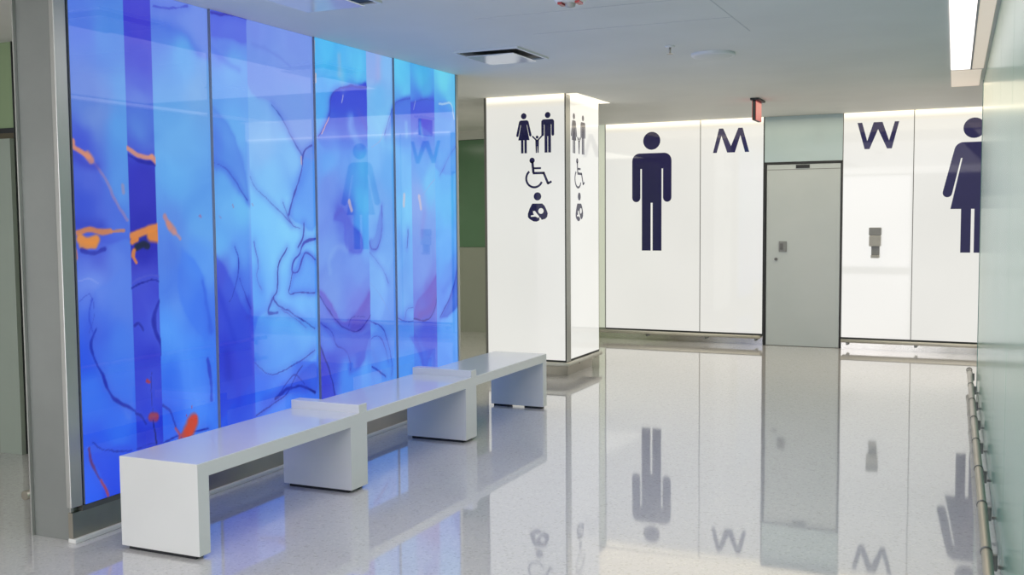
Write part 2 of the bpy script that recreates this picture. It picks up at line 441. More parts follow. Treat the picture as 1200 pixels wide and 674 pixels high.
ART_VEINS = [
 (1,0.02,0.8,(40,60,190),[(3.566,0.966),(3.532,0.891),(3.559,0.808),(3.606,0.714),(3.67,0.619),(3.738,0.57),(3.803,0.534)]),
 (1,0.006,0.6,(70,90,210),[(3.477,1.104),(3.532,1.127),(3.559,1.046),(3.525,0.951)]),
 (1,0.01,0.35,(150,170,240),[(3.476,1.189),(3.535,1.197),(3.585,1.171)]),
 (1,0.008,0.8,(35,60,190),[(3.522,0.44),(3.571,0.401),(3.659,0.371),(3.767,0.357)]),
 (2,0.008,0.8,(35,50,180),[(3.767,0.357),(3.881,0.354),(3.969,0.358)]),
 (3,0.01,0.8,(35,60,190),[(3.945,0.35),(3.999,0.352),(4.122,0.367),(4.317,0.353)]),
 (1,0.016,0.75,(120,60,120),[(3.496,0.413),(3.503,0.36),(3.541,0.291),(3.584,0.22),(3.603,0.167)]),
 (1,0.009,0.6,(190,70,60),[(3.565,0.257),(3.584,0.22),(3.603,0.167)]),
 (1,0.009,0.55,(165,130,170),[(3.483,1.785),(3.565,1.751),(3.599,1.714),(3.662,1.637),(3.711,1.558),(3.777,1.466)]),
 (1,0.03,0.6,(60,65,190),[(3.473,1.766),(3.52,1.73),(3.599,1.71)]),
 (1,0.014,0.9,(215,140,110),[(3.466,1.826),(3.469,1.796),(3.517,1.776),(3.56,1.755)]),
 (1,0.022,0.75,(215,140,110),[(3.546,1.766),(3.57,1.74)]),
 (1,0.012,0.45,(190,140,150),[(3.762,1.628),(3.766,1.595)]),
 (1,0.05,0.55,(50,60,185),[(3.468,1.452),(3.527,1.451),(3.617,1.435)]),
 (1,0.018,0.85,(215,130,70),[(3.476,1.413),(3.551,1.428),(3.626,1.411),(3.678,1.414)]),
 (1,0.01,0.8,(200,130,90),[(3.678,1.414),(3.753,1.417)]),
 (1,0.03,0.95,(225,140,60),[(3.489,1.382),(3.523,1.366),(3.584,1.376)]),
 (1,0.022,0.95,(225,140,60),[(3.498,1.355),(3.573,1.353)]),
 (1,0.012,0.9,(215,130,70),[(3.458,1.333),(3.461,1.294)]),
 (1,0.028,0.55,(50,50,170),[(3.497,1.332),(3.561,1.314),(3.633,1.327)]),
 (1,0.016,0.5,(60,85,215),[(3.541,1.107),(3.528,1.021),(3.554,0.928)]),
 (2,0.02,0.6,(45,40,170),[(3.801,1.779),(3.883,1.754),(3.98,1.738)]),
 (2,0.014,0.9,(215,145,120),[(3.797,1.811),(3.857,1.786),(3.924,1.773),(3.958,1.775)]),
 (2,0.018,0.9,(215,145,120),[(3.953,1.774),(3.992,1.743)]),
 (2,0.05,0.8,(40,40,150),[(3.811,1.367),(3.896,1.382),(3.99,1.414)]),
 (2,0.024,0.95,(220,135,70),[(3.806,1.388),(3.869,1.407),(3.926,1.423),(3.996,1.435)]),
 (2,0.04,0.95,(220,135,60),[(3.936,1.394),(3.994,1.384)]),
 (2,0.036,0.95,(32,34,60),[(3.837,1.333),(3.877,1.349),(3.911,1.34)]),
 (2,0.02,0.95,(215,130,65),[(3.805,1.359),(3.834,1.375)]),
 (2,0.016,0.9,(215,130,65),[(3.82,1.317),(3.813,1.293)]),
 (2,0.01,0.9,(215,130,65),[(3.818,1.28),(3.834,1.259)]),
 (2,0.014,0.55,(110,115,220),[(3.802,1.158),(3.859,1.183),(3.934,1.192),(3.98,1.185)]),
 (2,0.012,0.7,(40,40,165),[(3.801,1.137),(3.858,1.158),(3.933,1.171),(3.991,1.159)]),
 (2,0.026,0.6,(45,45,175),[(3.981,1.066),(3.943,0.992),(3.94,0.929),(3.978,0.852),(3.987,0.795)]),
 (2,0.016,0.6,(50,50,170),[(3.81,0.95),(3.838,0.96),(3.865,0.924)]),
 (2,0.006,0.5,(60,40,130),[(3.914,0.741),(3.905,0.657),(3.907,0.571),(3.916,0.493)]),
 (2,0.01,0.85,(170,55,60),[(3.877,0.682),(3.894,0.671)]),
 (2,0.026,0.9,(165,50,55),[(3.904,0.495),(3.933,0.486)]),
 (2,0.014,0.8,(30,35,120),[(3.915,0.476),(3.924,0.419),(3.933,0.352)]),
 (2,0.012,0.7,(40,50,170),[(3.748,0.544),(3.83,0.512),(3.868,0.467)]),
 (3,0.016,0.7,(205,130,120),[(4.034,1.486),(4.074,1.434)]),
 (3,0.024,0.75,(205,135,115),[(4.063,1.447),(4.103,1.408)]),
 (3,0.012,0.6,(200,140,140),[(4.097,1.412),(4.145,1.373)]),
 (3,0.007,0.6,(160,110,150),[(4.296,1.485),(4.302,1.477)]),
 (3,0.05,0.98,(200,70,40),[(4.194,0.416),(4.167,0.377)]),
 (3,0.03,0.95,(200,70,40),[(4.141,0.364),(4.109,0.348)]),
 (3,0.016,0.95,(200,70,45),[(4.215,0.435),(4.214,0.413)]),
 (3,0.007,0.9,(150,60,90),[(4.191,0.498),(4.191,0.489)]),
 (3,0.006,0.9,(150,60,90),[(4.151,0.46),(4.151,0.451)]),
 (3,0.01,0.7,(50,75,200),[(3.983,0.542),(4.035,0.498),(4.074,0.412),(4.109,0.352)]),
 (3,0.01,0.7,(190,80,80),[(4.068,0.409),(4.103,0.362)]),
 (3,0.028,0.5,(45,60,200),[(4.325,0.731),(4.348,0.637),(4.356,0.497)]),
 (3,0.04,0.45,(70,110,222),[(3.998,2.439),(4.207,2.418),(4.286,2.357),(4.317,2.33)]),
 (3,0.012,0.5,(80,90,215),[(4.001,2.51),(4.119,2.522),(4.244,2.562)]),
 (3,0.02,0.35,(60,105,235),[(4.302,1.141),(4.336,1.003),(4.364,0.864)]),
 (4,0.016,0.8,(75,75,195),[(4.412,2.556),(4.479,2.559),(4.576,2.572),(4.719,2.564),(4.793,2.562)]),
 (4,0.03,0.35,(75,105,225),[(4.404,2.374),(4.51,2.312),(4.636,2.283)]),
 (5,0.02,0.35,(100,125,220),[(4.752,2.447),(4.942,2.418),(5.101,2.361)]),
 (5,0.01,0.65,(70,110,200),[(4.915,2.124),(5.024,2.046),(5.095,1.952),(5.168,1.881),(5.21,1.848)]),
 (5,0.01,0.75,(215,165,165),[(5.201,1.837),(5.199,1.796)]),
 (5,0.016,0.8,(45,75,185),[(5.308,1.915),(5.227,1.859),(5.207,1.781),(5.161,1.678),(5.098,1.575),(5.062,1.49)]),
 (5,0.05,0.4,(60,125,230),[(5.307,1.873),(5.26,1.783),(5.195,1.679)]),
 (4,0.008,0.7,(70,95,200),[(4.394,1.77),(4.488,1.742),(4.556,1.698),(4.611,1.64),(4.674,1.575)]),
 (4,0.03,0.35,(75,115,225),[(4.407,1.779),(4.501,1.729),(4.61,1.63)]),
 (5,0.006,0.6,(80,115,200),[(4.701,1.713),(4.759,1.643),(4.871,1.573),(4.988,1.5),(5.085,1.439)]),
 (4,0.01,0.6,(140,105,170),[(4.436,1.485),(4.45,1.476)]),
 (4,0.01,0.5,(150,120,170),[(4.55,1.55),(4.557,1.536)]),
 (5,0.01,0.5,(150,120,170),[(4.718,1.552),(4.725,1.542)]),
 (3,0.01,0.6,(140,105,170),[(4.289,1.481),(4.302,1.481)]),
 (4,0.01,0.7,(60,80,200),[(4.556,1.322),(4.588,1.242),(4.577,1.148),(4.531,1.057),(4.501,1.027)]),
 (4,0.008,0.65,(60,70,200),[(4.592,1.147),(4.639,1.05),(4.688,0.965)]),
 (4,0.03,0.4,(50,55,195),[(4.66,1.024),(4.694,0.935),(4.656,0.919)]),
 (5,0.008,0.5,(80,110,210),[(4.725,1.346),(4.765,1.21),(4.747,1.139),(4.782,1.064)]),
 (5,0.007,0.5,(80,110,200),[(5.007,1.559),(5.085,1.439),(5.168,1.408)]),
 (5,0.009,0.7,(45,65,170),[(5.038,1.299),(4.962,1.227),(4.935,1.153),(4.931,1.054),(4.897,1.007),(4.944,0.963),(5.049,0.92),(5.175,0.857),(5.305,0.792)]),
 (5,0.016,0.6,(45,75,185),[(4.897,1.007),(4.839,0.932),(4.935,0.924)]),
 (5,0.016,0.8,(45,75,195),[(5.324,1.338),(5.208,1.32),(5.163,1.26),(5.102,1.221),(5.083,1.156),(5.142,1.153),(5.187,1.218),(5.232,1.257),(5.32,1.218)]),
 (5,0.009,0.75,(45,70,180),[(5.091,1.155),(5.055,1.071),(5.053,1.021),(5.18,1.022),(5.312,1.013)]),
 (5,0.012,0.7,(45,70,180),[(5.212,1.438),(5.192,1.346),(5.147,1.296)]),
 (5,0.007,0.5,(90,95,200),[(4.968,0.942),(5.09,0.88),(5.216,0.806)]),
 (5,0.009,0.7,(50,70,190),[(5.3,0.661),(5.14,0.607),(4.995,0.58),(4.857,0.564),(4.721,0.642),(4.691,0.665)]),
 (5,0.022,0.85,(25,40,150),[(4.884,0.421),(4.991,0.464),(5.075,0.467),(5.16,0.459),(5.291,0.397)]),
 (5,0.01,0.7,(40,60,180),[(4.687,0.346),(4.851,0.391),(4.99,0.434),(5.076,0.508),(5.164,0.573)]),
 (5,0.008,0.6,(40,60,180),[(4.917,0.445),(5.077,0.533),(5.187,0.465)]),
 (5,0.05,0.35,(45,60,210),[(4.789,0.426),(4.991,0.469),(5.203,0.437)]),
 (4,0.05,0.5,(30,40,180),[(4.476,0.735),(4.485,0.617)]),
 (4,0.05,0.35,(50,55,205),[(4.452,0.831),(4.537,0.657),(4.565,0.463)]),
 (4,0.03,0.35,(35,50,200),[(4.382,1.136),(4.458,0.993),(4.542,0.798)]),
 (5,0.08,0.3,(40,70,220),[(4.707,0.876),(4.722,0.681)]),
 (6,0.014,0.9,(235,170,150),[(5.339,2.545),(5.337,2.473)]),
 (6,0.012,0.7,(220,180,180),[(5.35,2.341),(5.348,2.3)]),
 (6,0.03,0.5,(150,180,215),[(5.613,2.49),(5.609,2.372)]),
 (6,0.04,0.35,(140,190,225),[(5.639,2.392),(5.655,2.286)]),
 (6,0.014,0.7,(55,75,200),[(5.364,1.97),(5.439,2.038),(5.497,2.127),(5.51,2.218),(5.558,2.265),(5.685,2.306),(5.815,2.326),(5.96,2.336)]),
 (6,0.09,0.5,(55,75,215),[(5.585,2.21),(5.752,2.242),(5.957,2.235)]),
 (6,0.006,0.8,(210,170,190),[(5.4,1.988),(5.439,2.038),(5.487,2.095)]),
 (6,0.006,0.7,(190,190,220),[(5.633,2.204),(5.653,2.249)]),
 (6,0.05,0.6,(100,155,238),[(5.728,2.115),(5.735,2.05),(5.823,1.957)]),
 (6,0.03,0.6,(65,80,210),[(5.83,2.168),(5.93,2.065)]),
 (6,0.05,0.6,(60,85,210),[(5.572,1.533),(5.647,1.468),(5.714,1.39),(5.71,1.269)]),
 (6,0.03,0.5,(55,70,200),[(5.542,1.489),(5.61,1.522)]),
 (6,0.02,0.75,(205,185,200),[(5.7,1.577),(5.728,1.523)]),
 (6,0.06,0.4,(85,180,240),[(5.813,1.64),(5.889,1.444)]),
 (6,0.03,0.4,(120,165,235),[(5.463,1.126),(5.457,1.207),(5.554,1.284),(5.66,1.27)]),
 (6,0.01,0.75,(50,55,170),[(5.313,1.029),(5.446,0.886),(5.585,0.781),(5.763,0.73),(5.868,0.765),(5.955,0.837)]),
 (6,0.05,0.55,(85,75,195),[(5.938,0.959),(5.839,0.852),(5.735,0.805)]),
 (6,0.03,0.55,(70,70,190),[(5.703,0.758),(5.847,0.767)]),
 (6,0.006,0.6,(55,60,180),[(5.664,0.773),(5.695,0.82),(5.766,0.831),(5.869,0.81)]),
 (6,0.008,0.65,(60,75,200),[(5.351,0.825),(5.469,0.749),(5.523,0.661),(5.629,0.611),(5.676,0.532),(5.674,0.482)]),
 (6,0.05,0.45,(75,90,215),[(5.579,0.6),(5.831,0.598),(5.777,0.519)]),
 (6,0.014,0.8,(45,50,165),[(5.32,0.722),(5.389,0.596),(5.459,0.452),(5.494,0.354)]),
 (6,0.07,0.5,(55,60,205),[(5.297,0.582),(5.384,0.436)]),
 (6,0.012,0.6,(30,40,160),[(5.259,0.508),(5.309,0.405)]),
 (7,0.03,0.5,(165,170,225),[(6.095,2.556),(6.091,2.419)]),
 (7,0.012,0.65,(70,100,205),[(6.108,1.547),(6.103,1.385),(6.044,1.27),(5.968,1.261),(5.938,1.313)]),
 (7,0.006,0.6,(85,115,210),[(5.936,1.239),(6.063,1.154),(6.139,1.092),(6.182,1.019)]),
 (7,0.007,0.6,(110,150,225),[(5.93,1.045),(6.057,0.951),(6.198,0.792)]),
 (7,0.009,0.7,(55,75,195),[(5.932,0.781),(6.082,0.715),(6.158,0.618),(6.211,0.463),(6.196,0.363)]),
 (7,0.009,0.65,(70,90,205),[(5.928,0.655),(6.015,0.669),(6.102,0.613),(6.165,0.469)]),
 (7,0.022,0.75,(45,70,185),[(5.944,0.468),(6.04,0.42),(6.117,0.374)]),
 (7,0.04,0.4,(80,120,225),[(5.947,0.584),(6.009,0.489)]),
 (7,0.006,0.5,(150,165,220),[(5.99,1.945),(6.099,1.991),(6.169,2.082)]),
 (7,0.016,0.6,(70,110,220),[(6.167,2.036),(6.215,2.132),(6.263,2.218)]),
 (8,0.014,0.6,(60,100,220),[(6.263,2.218),(6.322,2.282),(6.501,2.318)]),
 (8,0.05,0.5,(65,110,228),[(6.309,2.222),(6.499,2.24)]),
 (8,0.03,0.5,(120,185,240),[(6.435,2.132),(6.445,2.043)]),
 (8,0.008,0.75,(50,70,185),[(6.255,0.775),(6.431,0.729),(6.554,0.723)]),
 (8,0.006,0.6,(70,95,205),[(6.384,0.751),(6.422,0.821),(6.532,0.825)]),
 (8,0.02,0.7,(205,190,205),[(6.397,1.633),(6.395,1.561)]),
 (8,0.014,0.6,(70,110,205),[(6.45,1.38),(6.434,1.259)]),
 (9,0.02,0.7,(205,190,205),[(6.617,1.625),(6.64,1.539)]),
 (9,0.05,0.4,(125,130,220),[(6.689,1.502),(6.647,1.346)]),
 (9,0.014,0.8,(60,55,170),[(6.505,0.74),(6.706,0.715),(6.813,0.77),(6.87,0.894),(6.9,1.04)]),
 (9,0.05,0.6,(100,75,185),[(6.605,0.756),(6.787,0.804),(6.884,0.925)]),
 (9,0.03,0.4,(70,80,210),[(6.514,0.622),(6.598,0.506),(6.634,0.407)]),
 (9,0.01,0.6,(60,100,215),[(6.536,2.291),(6.75,2.331),(6.948,2.338)]),
 (9,0.08,0.55,(60,85,220),[(6.572,2.234),(6.906,2.264)]),
 (9,0.03,0.5,(110,175,238),[(6.644,2.149),(6.68,2.072)]),
 (9,0.006,0.5,(190,200,225),[(6.547,2.244),(6.574,2.307)]),
 (9,0.008,0.5,(130,160,225),[(6.629,1.613),(6.799,1.722),(6.893,1.769)]),
 (10,0.018,0.8,(45,85,200),[(6.919,0.715),(7.046,0.816),(7.148,0.941),(7.224,1.09)]),
 (10,0.05,0.4,(60,110,225),[(6.979,0.919),(7.194,1.038)]),
 (10,0.01,0.7,(190,215,235),[(6.947,2.325),(7.084,2.338),(7.154,2.319),(7.194,2.225)]),
 (10,0.06,0.4,(65,130,235),[(6.973,2.27),(7.124,2.251)]),
 (10,0.006,0.5,(70,110,215),[(6.947,1.79),(7.088,1.925),(7.218,2.03)]),
]
ART_WASHES = [
 ([6],(45,72,212),0.95,0.8,0.15,[(5.354,1.959),(5.439,2.038),(5.497,2.127),(5.51,2.218),(5.558,2.265),(5.685,2.306),(5.815,2.326),(5.981,2.339),(5.969,1.966),(5.721,1.912),(5.48,1.883)]),
 ([6],(80,130,228),0.35,0.35,0.05,[(5.749,2.149),(5.796,2.054),(5.834,1.98),(5.743,1.985),(5.716,2.059)]),
 ([7,8],(60,100,220),0.75,0.45,0.12,[(6.156,2.024),(6.238,2.146),(6.287,2.255),(6.346,2.291),(6.55,2.323),(6.54,1.989),(6.313,1.964),(6.165,1.955)]),
 ([9],(50,75,215),0.9,0.7,0.12,[(6.476,2.292),(6.624,2.318),(6.751,2.337),(6.934,2.336),(6.927,2.076),(6.744,2.113),(6.618,2.128),(6.468,2.015)]),
 ([10],(75,135,233),0.5,0.25,0.1,[(6.855,2.335),(7.085,2.345),(7.154,2.326),(7.208,2.226),(7.228,1.833),(6.842,1.881)]),
 ([5],(65,135,238),0.6,0.35,0.06,[(5.273,1.902),(5.226,1.833),(5.197,1.73),(5.116,1.601),(5.062,1.49),(5.169,1.428),(5.344,1.416),(5.362,1.907)]),
 ([4],(78,122,226),0.5,0.15,0.06,[(4.379,2.082),(4.586,1.917),(4.71,1.556),(4.611,1.64),(4.556,1.698),(4.488,1.742),(4.367,1.777)]),
 ([5],(112,142,228),0.55,0.4,0.1,[(4.916,2.134),(5.024,2.046),(5.095,1.952),(5.21,1.848),(5.362,1.907),(5.385,2.593),(4.72,2.582),(4.706,2.207)]),
 ([1],(72,92,213),0.75,0.4,0.1,[(3.445,1.802),(3.516,1.76),(3.569,1.724),(3.662,1.625),(3.787,1.449),(3.784,1.376),(3.427,1.391)]),
 ([6],(95,80,200),0.7,0.4,0.06,[(5.296,1.056),(5.446,0.886),(5.585,0.781),(5.763,0.73),(5.868,0.765),(5.999,0.856),(6.004,1.012),(5.841,0.909),(5.705,0.825),(5.587,0.819),(5.448,0.956)]),
 ([6],(60,60,205),0.75,0.55,0.08,[(5.267,0.749),(5.389,0.596),(5.459,0.452),(5.492,0.311),(5.253,0.35)]),
 ([6],(72,92,215),0.65,0.4,0.08,[(5.324,0.838),(5.523,0.661),(5.658,0.59),(5.673,0.46),(5.828,0.512),(5.896,0.647),(5.995,0.723),(5.762,0.707),(5.584,0.748)]),
 ([6],(58,82,213),0.7,0.5,0.05,[(5.572,1.554),(5.649,1.511),(5.725,1.418),(5.845,1.36),(5.842,1.253),(5.66,1.259),(5.626,1.424),(5.512,1.457)]),
 ([9],(92,68,190),0.65,0.45,0.06,[(6.505,0.746),(6.706,0.715),(6.813,0.763),(6.952,0.953),(6.956,1.102),(6.739,0.947),(6.583,0.87)]),
 ([8,9],(72,85,215),0.65,0.45,0.06,[(6.452,0.616),(6.915,0.566),(6.805,0.482),(6.671,0.358),(6.572,0.472)]),
 ([10],(48,85,208),0.7,0.45,0.05,[(6.919,0.709),(7.046,0.809),(7.148,0.934),(7.298,1.133),(7.292,0.864),(7.086,0.727)]),
 ([3],(112,138,230),0.6,0.5,0.05,[(3.975,2.431),(4.207,2.418),(4.286,2.357),(4.317,2.322),(4.416,2.335),(4.428,2.621),(3.979,2.539)]),
 ([4],(85,100,222),0.6,0.4,0.06,[(4.398,2.554),(4.479,2.555),(4.576,2.567),(4.719,2.559),(4.793,2.557),(4.789,2.453),(4.571,2.439),(4.393,2.43)]),
 ([5],(48,78,215),0.55,0.35,0.06,[(4.671,0.339),(4.851,0.391),(4.99,0.434),(5.137,0.525),(5.315,0.574),(5.309,0.405),(5.16,0.459),(4.991,0.454)]),
 ([1],(36,66,226),0.6,0.35,0.08,[(3.49,0.391),(3.556,0.397),(3.768,0.361),(3.754,0.053),(3.6,0.102),(3.575,0.243)]),
 ([7],(78,118,220),0.55,0.4,0.03,[(6.108,1.559),(6.103,1.385),(6.044,1.27),(5.968,1.255),(5.906,1.314),(6.015,1.357),(6.062,1.472)]),
 ([2],(48,44,178),0.7,0.55,0.08,[(3.791,1.791),(3.856,1.77),(3.923,1.756),(4.027,1.736),(4.011,1.35),(3.771,1.335)]),
 ([1],(88,128,232),0.5,0.25,0.05,[(3.553,1.145),(3.642,1.179),(3.803,1.191),(3.776,0.551),(3.695,0.582),(3.616,0.712),(3.559,0.808),(3.537,0.89)]),
 ([3],(62,118,240),0.5,0.3,0.07,[(4.156,1.324),(4.266,1.232),(4.339,1.071),(4.37,0.84),(4.209,0.924),(4.122,1.108)]),
 ([4],(55,68,212),0.5,0.35,0.08,[(4.401,1.281),(4.494,1.185),(4.587,1.02),(4.671,0.918),(4.741,0.776),(4.718,0.584),(4.508,0.472),(4.368,0.449)]),
 ([5],(98,180,246),0.5,0.3,0.05,[(4.872,0.969),(4.951,0.943),(5.09,0.88),(5.322,0.775),(5.316,0.606),(5.14,0.607),(4.995,0.58),(4.857,0.564),(4.721,0.652),(4.729,0.874)]),
 ([5],(62,128,240),0.55,0.3,0.05,[(5.108,1.155),(5.062,1.056),(5.069,1.014),(5.18,1.022),(5.33,1.012),(5.338,1.217),(5.215,1.258)]),
]
STRIPS = [(1, 3.40, 3.795), (2, 3.795, 3.980), (3, 3.980, 4.400), (4, 4.400, 4.706), (5, 4.706, 5.339), (6, 5.339, 5.938),
          (7, 5.938, 6.278), (8, 6.278, 6.508), (9, 6.508, 6.868), (10, 6.868, 7.30)]
rng = np.random.RandomState(3)
LAT = rng.rand(64, 64)


def vnoise(u, v):
    iu, iv = np.floor(u).astype(int), np.floor(v).astype(int)
    fu, fv = u - iu, v - iv
    fu, fv = fu * fu * (3 - 2 * fu), fv * fv * (3 - 2 * fv)
    g = lambda a, c: LAT[a % 64, c % 64]
    return (g(iu, iv) * (1 - fu) + g(iu + 1, iv) * fu) * (1 - fv) + (g(iu, iv + 1) * (1 - fu) + g(iu + 1, iv + 1) * fu) * fv - 0.5


def fbm(u, v, o=3):
    s, a = 0, 1.0
    for k in range(o):
        s = s + a * vnoise(u * 2 ** k + 17 * k, v * 2 ** k + 5 * k); a *= 0.5
    return s


def smooth(pts, k=6):
    p = np.array(pts, float)
    if len(p) < 3:
        return p
    q = np.vstack([2 * p[0] - p[1], p, 2 * p[-1] - p[-2]])
    out = []
    for i in range(1, len(q) - 2):
        for t in np.arange(k) / k:
            out.append(0.5 * ((2 * q[i]) + (q[i + 1] - q[i - 1]) * t + (2 * q[i - 1] - 5 * q[i] + 4 * q[i + 1] - q[i + 2]) * t * t
                              + (3 * q[i] - q[i - 1] - 3 * q[i + 1] + q[i + 2]) * t ** 3))
    out.append(q[-2])
    return np.array(out)


def paint(Y, Z):
    """sRGB 0..255 colour of the print at wall position (Y, Z)"""
    out = np.zeros(Y.shape + (3,))
    wy = Y + 0.05 * fbm(Y * 3.1, Z * 2.3) + 0.012 * fbm(Y * 14, Z * 11)
    wz = Z + 0.09 * fbm(Y * 2.7 + 31, Z * 2.1 + 9) + 0.015 * fbm(Y * 13 + 7, Z * 12)
    wash = fbm(Y * 2.2 + 3 + 1.3 * fbm(Y * 2, Z * 2), Z * 1.6 + 0.9 * fbm(Y * 2 + 9, Z * 2 + 4), 4)
    for k, a, c in STRIPS:
        m = (Y >= a) & (Y < c)
        if not m.any():
            continue
        num = np.zeros((m.sum(), 3)); den = np.zeros(m.sum())
        for py_, pz_, r_, g_, b_ in ART_TINT[k]:
            w = 1.0 / (((wy[m] - py_) * 1.2) ** 2 + (wz[m] - pz_) ** 2 + 0.0025) ** 1.7
            num += w[:, None] * np.array([r_, g_, b_]); den += w
        col = num / den[:, None]
        col += (wash[m] * 26)[:, None] * np.array([0.7, 0.9, 0.35])
        out[m] = col
    def near(y, z, p):
        best = np.full(y.shape, 9.0)
        for (y0, z0), (y1, z1) in zip(p, p[1:]):
            dy, dz = y1 - y0, z1 - z0
            t = np.clip(((y - y0) * dy + (z - z0) * dz) / (dy * dy + dz * dz + 1e-9), 0, 1)
            best = np.minimum(best, np.hypot(y - y0 - t * dy, z - z0 - t * dz))
        return best

    ky = Y + 0.018 * fbm(Y * 7 + 12, Z * 6 + 3) + 0.006 * fbm(Y * 26, Z * 24)
    kz = Z + 0.022 * fbm(Y * 6 + 3, Z * 7 + 21) + 0.006 * fbm(Y * 25 + 5, Z * 27)
    for ks, colr, a_edge, a_in, fall, pts in ART_WASHES:
        p = smooth(pts + pts[:1], 4)
        lo = min(s[1] for s in STRIPS if s[0] in ks); hi = max(s[2] for s in STRIPS if s[0] in ks)
        m = (Y >= lo) & (Y < hi) & (Z > p[:, 1].min() - 0.2) & (Z < p[:, 1].max() + 0.2) & (Y > p[:, 0].min() - 0.2) & (Y < p[:, 0].max() + 0.2)
        if not m.any():
            continue
        y, z = ky[m], kz[m]
        ins = np.zeros(y.shape, bool)
        for (y0, z0), (y1, z1) in zip(p, p[1:]):
            if z0 != z1:
                ins ^= ((z0 > z) != (z1 > z)) & (y < (y1 - y0) * (z - z0) / (z1 - z0) + y0)
        d = near(y, z, p)
        f = np.where(ins, a_in + (a_edge - a_in) * np.exp(-d / fall), a_edge * 0.55 * np.exp(-(d / 0.010) ** 1.5))
        f = np.where(ins, f * np.clip(0.55 + d / 0.012, 0, 1), f)
        f = f * np.clip(1 + 0.9 * wash[m], 0.3, 1.2)
        if p[:, 1].max() > 2.2 and 6 <= ks[0] <= 9:      # the dark arches near the top fade out below
            zfade = p[:, 1].max() - p[:, 1].min()
            f = f * np.clip((z - p[:, 1].min()) / zfade * 1.5, 0, 1)
        out[m] = out[m] * (1 - f[:, None]) + np.array(colr) * f[:, None]
    jy = Y + 0.010 * fbm(Y * 9 + 2, Z * 8 + 3) + 0.004 * fbm(Y * 31, Z * 29)
    jz = Z + 0.012 * fbm(Y * 8 + 23, Z * 9 + 1) + 0.004 * fbm(Y * 29 + 5, Z * 31)
    for k, w, alpha, colr, pts in ART_VEINS:
        p = smooth(pts)
        a, c = [(s[1], s[2]) for s in STRIPS if s[0] == k][0]
        # veins may run on into the neighbouring strip of the same sheet, but stop at the sheet's cut edges
        lo, hi = a - 0.002, c + 0.002
        m = (Y >= lo) & (Y < hi) & (Z > p[:, 1].min() - w - 0.05) & (Z < p[:, 1].max() + w + 0.05) \
            & (Y > p[:, 0].min() - w - 0.05) & (Y < p[:, 0].max() + w + 0.05)
        if not m.any():
            continue
        y, z = jy[m], jz[m]
        best = near(y, z, p)
        vary = np.clip(0.85 + 0.9 * fbm(y * 11 + k, z * 9), 0.55, 1.3)
        blot = colr[0] > 150 or w > 0.028
        w = w * (1.7 if colr[0] > 150 else 1.0) if blot else w * 1.02 * vary
        alpha = alpha if blot else np.clip(alpha * (0.75 + 0.5 * vary), 0, 1)
        hard = 0.35 if (np.max(alpha) < 0.62 and np.max(w) > 0.025) else 1.0
        if hard == 1.0:
            f = np.clip((w * 0.62 - best) / (w * 0.30), 0, 1)
        else:
            f = np.exp(-(best / (w * 0.75)) ** 2)
        if not blot and max(colr[0], colr[1]) < 125:     # ink pooled along the line bleeds into the wash
            colr = [0.78 * colr[0], 0.78 * colr[1], 0.92 * colr[2]]
            halo = 0.30 * np.exp(-(best / 0.030) ** 2) * alpha
            out[m] = out[m] * (1 - halo[:, None]) + np.array([60, 85, 215]) * halo[:, None]
        f = f * alpha
        out[m] = out[m] * (1 - f[:, None]) + np.array(colr) * f[:, None]
    return np.clip(out, 18, 250)


m_art = mat('printed_backlit_glass', rgba(12, 14, 30), 0.025, spec=0.55)
n, l, b = nodes(m_art)
at = n.new('ShaderNodeAttribute'); at.attribute_name = 'ink'
l.new(at.outputs['Color'], b.inputs['Emission Color'])
b.inputs['Emission Strength'].default_value = 0.96

PANEL_LABELS = ['tall backlit blue ink panel with orange flecks beside the metal end post',
                'tall backlit blue ink panel with pale middle and dark blue lower corner',
                'tall backlit turquoise and blue ink panel, third along from the metal end post',
                'tall backlit turquoise ink panel nearest the white sign column']
TILT = radians(0.7)
for i in range(4):
    y0, y1 = SEAMS[i] + 0.004, SEAMS[i + 1] - 0.004
    z0, z1 = 0.165, H - 0.001
    ny, nzz = 176, 420
    ys, zs = np.linspace(y0, y1, ny), np.linspace(z0, z1, nzz)
    YY, ZZ = np.meshgrid(ys, zs)
    colr = lin(paint(YY, ZZ)).reshape(-1, 3)
    verts = np.stack([np.full(YY.shape, ART_X), YY, ZZ], -1).reshape(-1, 3)
    idx = np.arange(ny * nzz).reshape(nzz, ny)
    quads = np.stack([idx[:-1, :-1], idx[:-1, 1:], idx[1:, 1:], idx[1:, :-1]], -1).reshape(-1, 4)
    me = bpy.data.meshes.new('art_panel')
    me.from_pydata(verts.tolist(), [], quads.tolist())
    ca = me.color_attributes.new('ink', 'FLOAT_COLOR', 'POINT')
    ca.data.foreach_set('color', np.concatenate([colr, np.ones((len(colr), 1))], 1).astype(np.float32).ravel())
    me.materials.append(m_art)
    p = thing('art_panel', PANEL_LABELS[i], 'art panel', (ART_X, (y0 + y1) / 2, z0), 'backlit panels of the blue art wall')
    o = bpy.data.objects.new('printed_glass', me); COL.objects.link(o)
    o.parent = p; o.matrix_parent_inverse = Matrix.Translation(-BASE[p.name])
    p.rotation_euler = (0, 0, TILT)
    bm = new(); box(bm, ART_X - 0.024, ART_X - 0.002, y0, y1, z0, z1)
    obj('light_box', bm, M['seam_pale'], p)
    if i:
        bm = new(); box(bm, ART_X - 0.03, ART_X + 0.003, SEAMS[i] - 0.0036, SEAMS[i] + 0.0006, z0, z1)
        obj('seam_strip', bm, M['seam_pale'], p)

